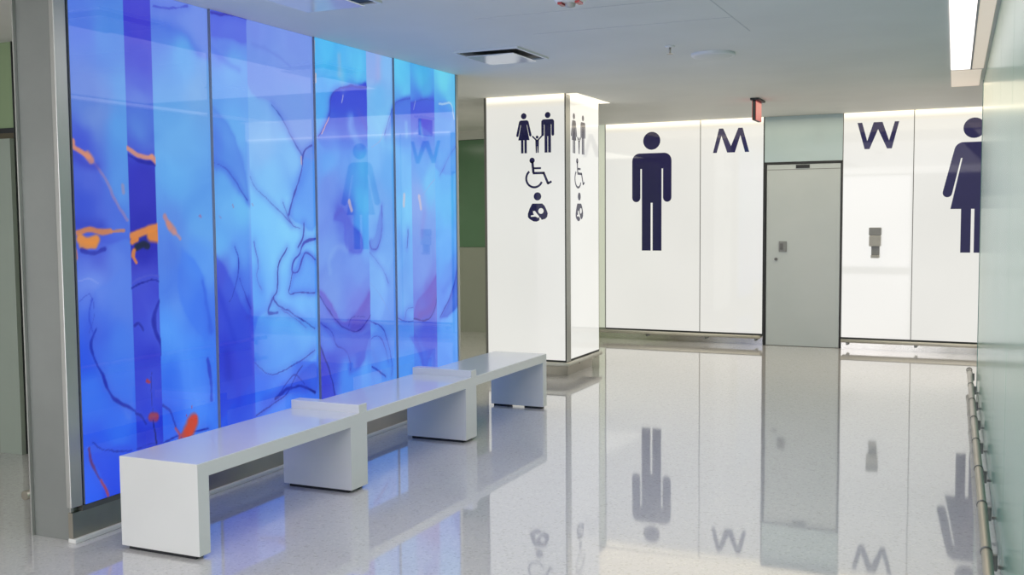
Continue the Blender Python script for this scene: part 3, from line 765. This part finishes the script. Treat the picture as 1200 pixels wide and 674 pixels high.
# ================================================================== pictograms
def person_shape(kind):
    """outlines about (0, 0) = middle of the hem, 1.397 high, as (u, z)"""
    def mir(p):
        return [(-u, z) for u, z in p][::-1]
    if kind == 'man':
        half = [(0, 1.148)] + [(0.150, 1.148)] + arc(0.150, 1.057, 0.091, 80, 0, 6) + [(0.241, 0.625)] \
            + arc(0.190, 0.625, 0.051, 0, -180, 8) + [(0.139, 0.965), (0.121, 0.965), (0.121, 0.0), (0.012, 0.0), (0.012, 0.565), (0, 0.565)]
        return [disc(0, 1.292, 0.105), half, mir(half)]
    half = [(0, 1.148), (0.100, 1.148)] + arc(0.100, 1.060, 0.088, 80, 15, 6) + [(0.292, 0.635)] \
        + arc(0.247, 0.625, 0.046, 10, -170, 8) + [(0.122, 0.985), (0.108, 0.985), (0.215, 0.456), (0.112, 0.456), (0.112, 0.0), (0.016, 0.0), (0.016, 0.456), (0, 0.456)]
    return [disc(0, 1.292, 0.105), half, mir(half)]


GLYPH_M = [(0, 0), (.166, 1), (.28, 1), (.50, .265), (.70, 1), (.818, 1), (1, 0), (.885, 0), (.757, .70), (.608, 0), (.396, 0), (.234, .70), (.104, 0)]


def symbol(name, outlines, f, parent, material=None):
    bm = new()
    for o_ in outlines:
        sheet(bm, o_, f)
    me_o = obj(name, bm, material or M['navy'], parent)
    return me_o


FRAME = M['seam']


def light_panel(x0, x1, label, cat='light panel'):
    p = thing('light_panel', label, cat, far((x0 + x1) / 2, 0, 0.127), 'backlit white panels of the restroom sign wall')
    bm = new(); box(bm, x0 + 0.004, x1 - 0.004, -0.05, 0.0, 0.127, H - 0.001, fmap)
    obj('lit_glass', bm, M['lit'], p)
    bm = new(); box(bm, x0 + 0.004, x1 - 0.004, -0.05, 0.004, 0.112, 0.1265, fmap)
    obj('bottom_channel', bm, M['dark'], p)
    bm = new(); box(bm, x0 - 0.0038, x0 + 0.0038, -0.05, 0.003, 0.1275, H - 0.001, fmap)
    obj('edge_strip', bm, FRAME, p)
    return p


def on_far(cx, cz, s=1.0, o=0.0015):
    return lambda u, z: far(cx + u * s, o, cz + z * s)


p = light_panel(FX[0], FX[1], 'white backlit panel with a large navy man figure')
symbol('man_figure', person_shape('man'), on_far(-3.572, 1.065), p)
p = light_panel(FX[1], FX[2], 'narrow white backlit panel with a navy letter M near the top')
bm = new(); box(bm, FX[2] - 0.004, FX[2] + 0.008, -0.05, 0.004, 0.112, H - 0.001, fmap); obj('edge_strip', bm, M['dark'], p)
symbol('letter_m', [[(u * 0.415, z * 0.275) for u, z in GLYPH_M]], on_far(-2.840, 2.189), p)
p = light_panel(FX[3], FX[4], 'narrow white backlit panel with a navy letter W above a grey dispenser')
symbol('letter_w', [[((1 - u) * 0.425, (1 - z) * 0.285) for u, z in GLYPH_M]], on_far(-1.258, 2.174), p)
p = light_panel(FX[4], FX[5], 'white backlit panel with a large navy woman figure in a dress')
symbol('woman_figure', person_shape('woman'), on_far(-0.100, 1.065), p)
bm = new(); box(bm, FX[5] + 0.004, FX[6], -0.05, 0.0, 0.127, H - 0.001, fmap)
obj('lit_glass', bm, M['lit'], wall_far)

# ---- grey door in the middle of the sign wall
bm = new(); box(bm, -2.225, -1.425, -0.055, -0.004, 0.004, 2.035, fmap, bevel=0.002)
door_1 = struct('door_1', bm, M['door'])
bm = new()
box(bm, -2.252, -2.232, -0.055, 0.004, 0.0, 2.062, fmap); box(bm, -1.420, -1.407, -0.055, 0.004, 0.0, 2.062, fmap)
box(bm, -2.252, -1.407, -0.055, 0.004, 2.040, 2.062, fmap)
obj('door_frame', bm, M['dark'], door_1)
bm = new(); box(bm, -2.252, -1.407, -0.055, 0.0, 2.064, H - 0.001, fmap)
obj('transom_panel', bm, M['transom'], door_1)
bm = new(); box(bm, -2.085, -1.998, -0.004, 0.006, 1.062, 1.178, fmap, bevel=0.002)
obj('lock_plate', bm, M['mid_grey'], door_1)
bm = new(); box(bm, -2.070, -2.040, 0.006, 0.012, 1.085, 1.155, fmap, bevel=0.001)
obj('pull_recess', bm, M['seam'], door_1)
bm = new(); tube(bm, [far(-2.115, -0.004, 0.978), far(-2.115, 0.018, 0.978)], 0.016)
obj('thumb_turn', bm, M['seam'], door_1)
bm = new(); box(bm, -1.905, -1.757, -0.004, 0.003, 1.990, 2.028, fmap)
obj('name_plate', bm, M['dark'], door_1)
bm = new(); box(bm, -2.220, -1.430, -0.004, -0.002, 1.975, 1.982, fmap)
obj('door_top_line', bm, M['mid_grey'], door_1)

# ---- dispenser on the W panel
d = thing('hand_dispenser', 'small grey wall dispenser under the letter W', 'dispenser', far(-1.055, 0, 1.0))
bm = new(); box(bm, -1.117, -0.993, 0.001, 0.07, 1.245, 1.330, fmap, bevel=0.008); obj('top_cover', bm, M['mid_grey'], d)
bm = new(); box(bm, -1.113, -0.997, 0.001, 0.085, 1.128, 1.243, fmap, bevel=0.008); obj('body', bm, M['grey_plastic'], d)
bm = new(); box(bm, -1.092, -1.010, 0.001, 0.05, 1.035, 1.127, fmap, bevel=0.004); obj('nozzle_housing', bm, M['mid_grey'], d)
bm = new(); box(bm, -1.092, -1.010, 0.001, 0.09, 1.003, 1.034, fmap, bevel=0.004); obj('drip_tray', bm, M['grey_plastic'], d)

# ---- bumper rails under the sign wall
def far_rail(x0, x1, xs, label):
    r = thing('bumper_rail', label, 'bumper rail', far((x0 + x1) / 2, 0, 0.0), 'steel bumper rails along the walls')
    bm = new(); tube(bm, [far(x0, 0.045, 0.092), far(x1, 0.045, 0.092)], 0.019); obj('rail', bm, M['rail'], r)
    for x in xs:
        bm = new(); box(bm, x - 0.012, x + 0.012, -0.012, 0.050, 0.048, 0.078, fmap, bevel=0.003); obj('bracket', bm, M['bracket'], r)
    return r


far_rail(-4.20, -2.275, (-3.62, -2.905, -2.33), 'steel bumper rail under the man figure and letter M panels')
far_rail(-1.395, 1.2, (-1.33, -0.63, 0.07), 'steel bumper rail under the letter W and woman figure panels')

# ================================================================== sign column
CX0, CX1, CY0, CY1 = -4.231, -3.426, 8.743, 9.633
c = thing('sign_column', 'square white backlit column with navy family, wheelchair and nursing symbols', 'column', ((CX0 + CX1) / 2, (CY0 + CY1) / 2, 0))
bm = new(); box(bm, CX0 + 0.02, CX1 - 0.03, CY0 + 0.03, CY1 - 0.02, 0.148, H - 0.001); obj('core', bm, M['alu'], c)
bm = new(); box(bm, CX0 + 0.025, CX1 - 0.006, CY0, CY0 + 0.028, 0.165, H - 0.001); fp = obj('front_panel', bm, M['lit'], c)
bm = new(); box(bm, CX1 - 0.028, CX1, CY0 + 0.125, CY1, 0.165, H - 0.001); sp = obj('side_panel', bm, M['lit'], c)
bm = new(); box(bm, CX0, CX0 + 0.025, CY0 - 0.002, CY1, 0.150, H - 0.001); obj('edge_post', bm, M['seam'], c)
bm = new(); box(bm, CX1 - 0.005, CX1 + 0.001, CY0 - 0.001, CY0 + 0.012, 0.150, H - 0.001); obj('dark_joint', bm, M['dark'], c)
bm = new(); box(bm, CX1 - 0.028, CX1 + 0.002, CY0 + 0.012, CY0 + 0.123, 0.150, H - 0.001); obj('corner_post', bm, M['alu_light'], c)
bm = new(); box(bm, CX0 + 0.02, CX1, CY0 + 0.001, CY1, 0.148, 0.163); obj('bottom_channel', bm, M['dark'], c)
bm = new(); box(bm, CX0 + 0.06, CX1 - 0.06, CY0 + 0.20, CY1 - 0.03, 0.0, 0.148); obj('recessed_base', bm, M['steel'], c)
bm = new()
tube(bm, [(CX0 + 0.03, CY0 - 0.012, 0.128), (CX1 - 0.04, CY0 - 0.012, 0.128), (CX1 - 0.008, CY0 - 0.004, 0.128), (CX1 + 0.012, CY0 + 0.03, 0.128), (CX1 + 0.012, CY1 + 0.02, 0.128)], 0.019)
rl = obj('bumper_rail', bm, M['rail'], c)
for (x0, x1, y0, y1) in ((-3.86, -3.835, CY0 - 0.012, CY0 + 0.20), (CX1 - 0.062, CX1 + 0.012, CY0 + 0.34, CY0 + 0.365), (CX1 - 0.062, CX1 + 0.012, CY1 - 0.12, CY1 - 0.095)):
    bm = new(); box(bm, x0, x1, y0, y1, 0.098, 0.122); obj('bracket', bm, M['steel'], rl)


def column_signs(parent, f):
    s = 0.2600
    fam = []
    for kind, du in (('woman', -0.131), ('man', 0.104)):
        fam += [[(u * s + du, z * s + 2.050) for u, z in o_] for o_ in person_shape(kind)]
    fam.append(disc(0, 2.192, 0.0135, 16))
    fam.append(stroke((-0.048, 2.203), (-0.006, 2.163), 0.014)); fam.append(stroke((0.048, 2.203), (0.006, 2.163), 0.014))
    fam.append([(-0.018, 2.170), (0.018, 2.170), (0.017, 2.118), (0.014, 2.050), (0.003, 2.050), (0.001, 2.110), (-0.001, 2.110), (-0.003, 2.050), (-0.014, 2.050), (-0.017, 2.118)])
    symbol('family_symbol', fam, lambda u, z: f(u, z), parent)
    # wheelchair user
    wc = [disc(-0.051, 1.983, 0.026, 20), stroke((-0.049, 1.975), (-0.038, 1.870), 0.024), stroke((-0.043, 1.912), (0.036, 1.912), 0.018),
          stroke((-0.045, 1.868), (0.068, 1.868), 0.022), stroke((0.060, 1.874), (0.106, 1.768), 0.022), stroke((0.100, 1.770), (0.139, 1.790), 0.020)]
    a = arc(-0.030, 1.820, 0.090, 128, 336, 26); bq = arc(-0.030, 1.820, 0.070, 336, 128, 26)
    wc.append(a + bq)
    symbol('wheelchair_symbol', wc, lambda u, z: f(u, z, 0.0016), parent)
    # parent nursing a baby
    body = [(-0.052, 1.592), (0.046, 1.592)] + [(0.070, 1.570), (0.090, 1.530), (0.100, 1.503), (0.094, 1.470), (0.074, 1.452), (0.040, 1.444), (0.030, 1.462), (0.012, 1.470),
            (0.020, 1.450), (0.012, 1.436), (-0.010, 1.428), (-0.040, 1.430), (-0.080, 1.452), (-0.096, 1.470), (-0.096, 1.500), (-0.078, 1.548)]
    symbol('nursing_symbol', [disc(0, 1.657, 0.037), body], lambda u, z: f(u, z, 0.0018), parent)
    baby = [disc(0.034, 1.524, 0.026, 20), [(-0.044, 1.524), (-0.026, 1.526), (-0.006, 1.500), (0.018, 1.474), (0.004, 1.462), (-0.020, 1.474), (-0.066, 1.472), (-0.066, 1.484), (-0.036, 1.490), (-0.044, 1.508)]]
    symbol('baby_symbol', baby, lambda u, z: f(u, z, 0.0030), parent, M['lit'])


column_signs(fp, lambda u, z, o=0.0014: Vector((-3.697 + u, CY0 - o, z)))
column_signs(sp, lambda u, z, o=0.0014: Vector((CX1 + o, 9.095 + u, z)))

# ---- lit slot in the ceiling along the column
bm = new(); box(bm, CX1 + 0.004, CX1 + 0.105, CY0 + 0.02, CY1 + 0.03, H - 0.004, H - 0.0005)
cl = tag(obj('cove_light', bm, M['cove'], None), 'thin strip of warm cove light along the ceiling beside the sign column', 'cove light')

# ================================================================== bench
BX0, BX1, BY0, BY1, BZ = -3.476, -3.036, 3.432, 7.335, 0.4205
LEGS = [(3.432, 3.502), (4.615, 4.775), (5.965, 6.120), (7.267, 7.335)]
be = thing('long_bench', 'long white solid bench with two raised dividers in front of the blue art wall', 'bench', ((BX0 + BX1) / 2, (BY0 + BY1) / 2, 0))
BS = 0.0625
for i in range(3):
    ya = LEGS[i][0] if i == 0 else (LEGS[i][0] + LEGS[i][1]) / 2
    yb = LEGS[3][1] if i == 2 else (LEGS[i + 1][0] + LEGS[i + 1][1]) / 2
    bm = new(); box(bm, BX0, BX1, ya, yb, BZ - BS, BZ, bevel=0.003, only=lambda e_: min(v.co.z for v in e_.verts) > BZ - 0.001 and (abs(e_.verts[0].co.y - e_.verts[1].co.y) > 0.1 or i == 0 and e_.verts[0].co.y < ya + 0.1 or i == 2 and e_.verts[0].co.y > yb - 0.1)); obj('seat', bm, M['bench'], be)
for i, (ya, yb) in enumerate(LEGS):
    bm = new(); box(bm, BX0, BX1, ya, yb, 0.016, BZ - BS, bevel=0.003, only=lambda e_: max(v.co.z for v in e_.verts) < 0.1); lg = obj('leg', bm, M['bench'], be)
    if i < 3:
        bm = new(); box(bm, BX0 + 0.03, BX1 - 0.03, ya + 0.012, yb - 0.012, 0.0, 0.016); obj('foot_plinth', bm, M['plinth'], lg)
    else:
        for xa, xb in ((BX0 + 0.02, BX0 + 0.155), (BX1 - 0.16, BX1 - 0.02)):
            bm = new(); box(bm, xa, xb, ya + 0.006, yb - 0.006, 0.0, 0.016); obj('foot_plinth', bm, M['plinth'], lg)
for i in (1, 2):
    ya, yb = LEGS[i]
    bm = new(); box(bm, BX0, BX1, (ya + yb) / 2 + 0.002, yb, BZ, BZ + 0.045, bevel=0.003, only=lambda e_: min(v.co.z for v in e_.verts) > BZ + 0.02); obj('divider', bm, M['bench'], be)

# ================================================================== rail down the glass wall
r = thing('bumper_rail', 'long steel bumper rail low along the green glass wall', 'bumper rail', glz(5.0, -0.06, 0.0), 'steel bumper rails along the walls')
bm = new(); tube(bm, [glz(y, -0.058, 0.118) for y in (9.75, 7.0, 4.0, 1.0, -2.0, -5.0)], 0.0205, 18); obj('rail', bm, M['steel'], r)
bm = new(); tube(bm, [glz(9.751, -0.058, 0.118), glz(9.765, -0.058, 0.118)], 0.024, 18); obj('end_cap', bm, M['dark'], r)
for k in range(15):
    y = 9.62 - 0.735 * k
    bm = new(); tube(bm, [glz(y - 0.009, -0.058, 0.118), glz(y + 0.009, -0.058, 0.118)], 0.0235, 18)
    box(bm, -0.050, -0.018, y - 0.012, y + 0.012, 0.048, 0.112, gmap, bevel=0.003)
    if y < 9.5:
        box(bm, -0.016, 0.0, y - 0.006, y + 0.006, 0.056, 0.068, gmap)
    obj('bracket', bm, M['bracket'], r)
# short end of the rail on the hidden side of the art partition
r = thing('bumper_rail', 'end of a steel bumper rail behind the metal end panel of the art wall', 'bumper rail', (-4.09, 3.6, 0), 'steel bumper rails along the walls')
bm = new(); tube(bm, [(-4.085, 3.44, 0.175), (-4.085, 7.2, 0.175)], 0.022); obj('rail', bm, M['steel'], r)
for y in (3.6, 5.3, 7.0):
    bm = new(); box(bm, -4.085, -3.986, y - 0.02, y + 0.02, 0.160, 0.190); obj('bracket', bm, M['steel'], r)

# ================================================================== ceiling fittings
def diffuser(x0, x1, y0, y1, label):
    cx, cy = (x0 + x1) / 2, (y0 + y1) / 2
    v = thing('air_diffuser', label, 'air vent', (cx, cy, H), 'square ceiling air vents')
    hx, hy = (x1 - x0) / 2, (y1 - y0) / 2
    bm = new()
    for a, c_ in ((1.0, 0.93),):
        box(bm, cx - hx, cx + hx, cy - hy, cy - hy * c_, H - 0.012, H); box(bm, cx - hx, cx + hx, cy + hy * c_, cy + hy, H - 0.012, H)
        box(bm, cx - hx, cx - hx * c_, cy - hy * c_, cy + hy * c_, H - 0.012, H); box(bm, cx + hx * c_, cx + hx, cy - hy * c_, cy + hy * c_, H - 0.012, H)
    obj('frame', bm, M['white'], v)
    bm = new(); box(bm, cx - hx * 0.93, cx + hx * 0.93, cy - hy * 0.93, cy + hy * 0.93, H - 0.003, H - 0.0005); obj('dark_throat', bm, M['dark'], v)
    bm = new()      # flat plate hung just below the opening
    q = 0.74
    box(bm, cx - hx * q, cx + hx * q, cy - hy * q, cy + hy * q, H - 0.034, H - 0.026, bevel=0.002)
    pl = obj('center_plate', bm, M['gloss_white'], v)
    for u in (-0.5, 0.5):
        bm = new(); tube(bm, [(cx + u * hx, cy, H - 0.003), (cx + u * hx, cy, H - 0.027)], 0.006); obj('hanger', bm, M['steel'], pl)
    return v


diffuser(-3.235, -2.765, 6.22, 6.75, 'square white ceiling air vent between the art wall and the sign column')
diffuser(-3.285, -2.815, 4.11, 4.64, 'square ceiling air vent over the bench, cut off by the top edge')


def speaker(x, y, rr, label):
    bm = new(); lathe(bm, (x, y, H), [(rr, 0), (rr, -0.014), (rr - 0.008, -0.020), (0, -0.020)], 40)
    s = thing('ceiling_speaker', label, 'speaker', (x, y, H), 'round ceiling speakers')
    obj('trim_ring', bm, M['white'], s)
    bm = new(); lathe(bm, (x, y, H - 0.0202), [(rr - 0.022, 0), (rr - 0.03, -0.003), (0, -0.003)], 40); obj('grille', bm, M['speaker'], s)
    return s


s0 = speaker(-1.70, 7.11, 0.150, 'round ceiling speaker beside the small pendent sprinkler')
dup(s0, (-3.925 + 1.70, 8.25 - 7.11, 0), 'round ceiling speaker between the art wall and the sign column')
dup(s0, (-1.788 + 1.70, 10.85 - 7.11, 0), 'round ceiling speaker above the grey door')

sp_ = thing('ceiling_sprinkler', 'small pendent fire sprinkler in the open ceiling beside the round speaker', 'sprinkler', (-1.879, 6.67, H), 'pendent sprinklers')
bm = new(); lathe(bm, (-1.879, 6.67, H), [(0.0, 0.001), (0.032, 0.001), (0.032, -0.006), (0.012, -0.010), (0, -0.010)], 20); obj('escutcheon', bm, M['white'], sp_)
bm = new(); tube(bm, [(-1.879, 6.67, H - 0.008), (-1.879, 6.67, H - 0.05)], 0.007); obj('stem', bm, M['steel'], sp_)
bm = new(); lathe(bm, (-1.879, 6.67, H - 0.05), [(0.0, 0), (0.022, 0), (0.022, -0.003), (0, -0.003)], 16); obj('deflector', bm, M['steel'], sp_)
dup(sp_, (-0.009, 9.05 - 6.67, 0), 'small pendent fire sprinkler in front of the red exit sign')

a = thing('ceiling_fire_alarm', 'round white ceiling fire alarm with red marks, cut off by the top edge', 'fire alarm', (-1.90, 4.93, H))
bm = new(); lathe(bm, (-1.90, 4.93, H), [(0, 0.001), (0.085, 0.001), (0.085, -0.02), (0.07, -0.038), (0.0, -0.042)], 32); obj('housing', bm, M['white'], a)
bm = new(); lathe(bm, (-1.90, 4.93, H - 0.04), [(0.028, 0), (0.024, -0.018), (0, -0.024)], 20); obj('strobe_lens', bm, M['grey_plastic'], a)
for dx in (-0.052, 0.040):
    bm = new(); box(bm, -1.90 + dx, -1.90 + dx + 0.022, 4.885, 4.945, H - 0.050, H - 0.034); obj('red_mark', bm, M['alarm_red'], a)

e = thing('exit_sign', 'small red exit sign hanging edge-on from the ceiling by the grey door', 'sign', (-1.98, 10.0, H))
bm = new(); box(bm, -2.015, -1.935, 9.90, 10.22, H - 0.020, H); obj('mount_plate', bm, M['dark'], e)
bm = new(); box(bm, -1.999, -1.969, 9.93, 10.20, H - 0.205, H - 0.020, bevel=0.002); obj('sign_case', bm, M['dark'], e)
bm = new(); box(bm, -1.9688, -1.965, 9.934, 10.196, H - 0.203, H - 0.022); obj('sign_face', bm, M['red'], e)
bm = new(); box(bm, -2.003, -1.9992, 9.934, 10.196, H - 0.203, H - 0.022); obj('sign_face', bm, M['red'], e)

# ---- long lamp in the ceiling beside the glass wall
t = thing('ceiling_light', 'long bright linear ceiling light beside the green glass wall', 'ceiling light', glz(4.0, -0.20, H))
bm = new(); box(bm, -0.246, -0.112, -5.0, 8.72, H - 0.006, H - 0.0005, gmap); obj('lens', bm, M['lamp'], t)
bm = new(); box(bm, -0.1115, -0.100, -5.0, 8.72, H - 0.010, H - 0.0005, gmap); obj('lip', bm, M['mid_grey'], t)
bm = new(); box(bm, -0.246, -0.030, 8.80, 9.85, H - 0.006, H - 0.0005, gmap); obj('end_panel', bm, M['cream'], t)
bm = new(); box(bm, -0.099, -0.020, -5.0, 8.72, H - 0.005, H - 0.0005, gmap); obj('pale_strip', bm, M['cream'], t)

# ================================================================== added fill lights for overall brightness
def area(name, loc, rot, sx_, sy_, power, colr):
    d_ = bpy.data.lights.new(name, 'AREA')
    d_.shape = 'RECTANGLE'; d_.size = sx_; d_.size_y = sy_; d_.energy = power; d_.color = colr
    o_ = bpy.data.objects.new(name, d_); COL.objects.link(o_)
    o_.location = loc; o_.rotation_euler = rot
    return o_


area('concourse_fill', (-2.5, -3.0, H - 0.03), (0, 0, 0), 7.0, 4.2, 190, (1.0, 0.955, 0.975))  # unseen fill added behind the camera to brighten the near floor
area('hall_fill', (-1.7, 3.2, H - 0.03), (0, 0, 0), 2.4, 8.6, 66, (1.0, 0.95, 1.0))  # fill added under the ceiling for the mid hall; no fixture there
area('rear_fill', (-5.3, -5.3, 1.3), (pi / 2, 0, 0), 5.8, 2.4, 150, (0.98, 0.95, 1.0))  # upright fill added behind the camera for camera-facing surfaces, not a window
area('corridor_fill', (-6.7, 7.6, H - 0.03), (0, 0, 0), 1.6, 4.0, 80, (1.0, 0.97, 0.84))  # fill added to lift the dim walls behind the art partition
area('entry_fill', (-0.6, 10.6, H - 0.03), (0, 0, 0), 7.0, 2.3, 54, (1.0, 0.87, 0.64))  # warm fill added to brighten the door, far floor and ceiling

w = bpy.data.worlds.new('world'); scene.world = w; w.use_nodes = True
bg = w.node_tree.nodes['Background']
bg.inputs['Color'].default_value = (0.82, 0.90, 1.0, 1); bg.inputs['Strength'].default_value = 0.6

# ================================================================== camera
cam = bpy.data.cameras.new('camera'); co = bpy.data.objects.new('camera', cam); COL.objects.link(co)
yaw, pitch, roll = 0.4252, -0.0665, -0.0078
fw = Vector((-sin(yaw) * cos(pitch), cos(yaw) * cos(pitch), sin(pitch)))
rt = Vector((cos(yaw), sin(yaw), 0)); up = rt.cross(fw)
r_ = rt * cos(roll) + up * sin(roll); u_ = -rt * sin(roll) + up * cos(roll)
mw = Matrix(((r_.x, u_.x, -fw.x, 0), (r_.y, u_.y, -fw.y, 0), (r_.z, u_.z, -fw.z, EYE), (0, 0, 0, 1)))
co.matrix_world = mw
cam.sensor_width = 36.0; cam.lens = 36.0 * 1218.23 / 1200.0
cam.clip_start = 0.02
scene.camera = co
scene.view_settings.view_transform = 'Standard'
scene.view_settings.look = 'None'
scene.cycles.use_denoising = True
scene.cycles.max_bounces = 10
scene.cycles.diffuse_bounces = 5
scene.cycles.glossy_bounces = 5
scene.cycles.sample_clamp_indirect = 8.0
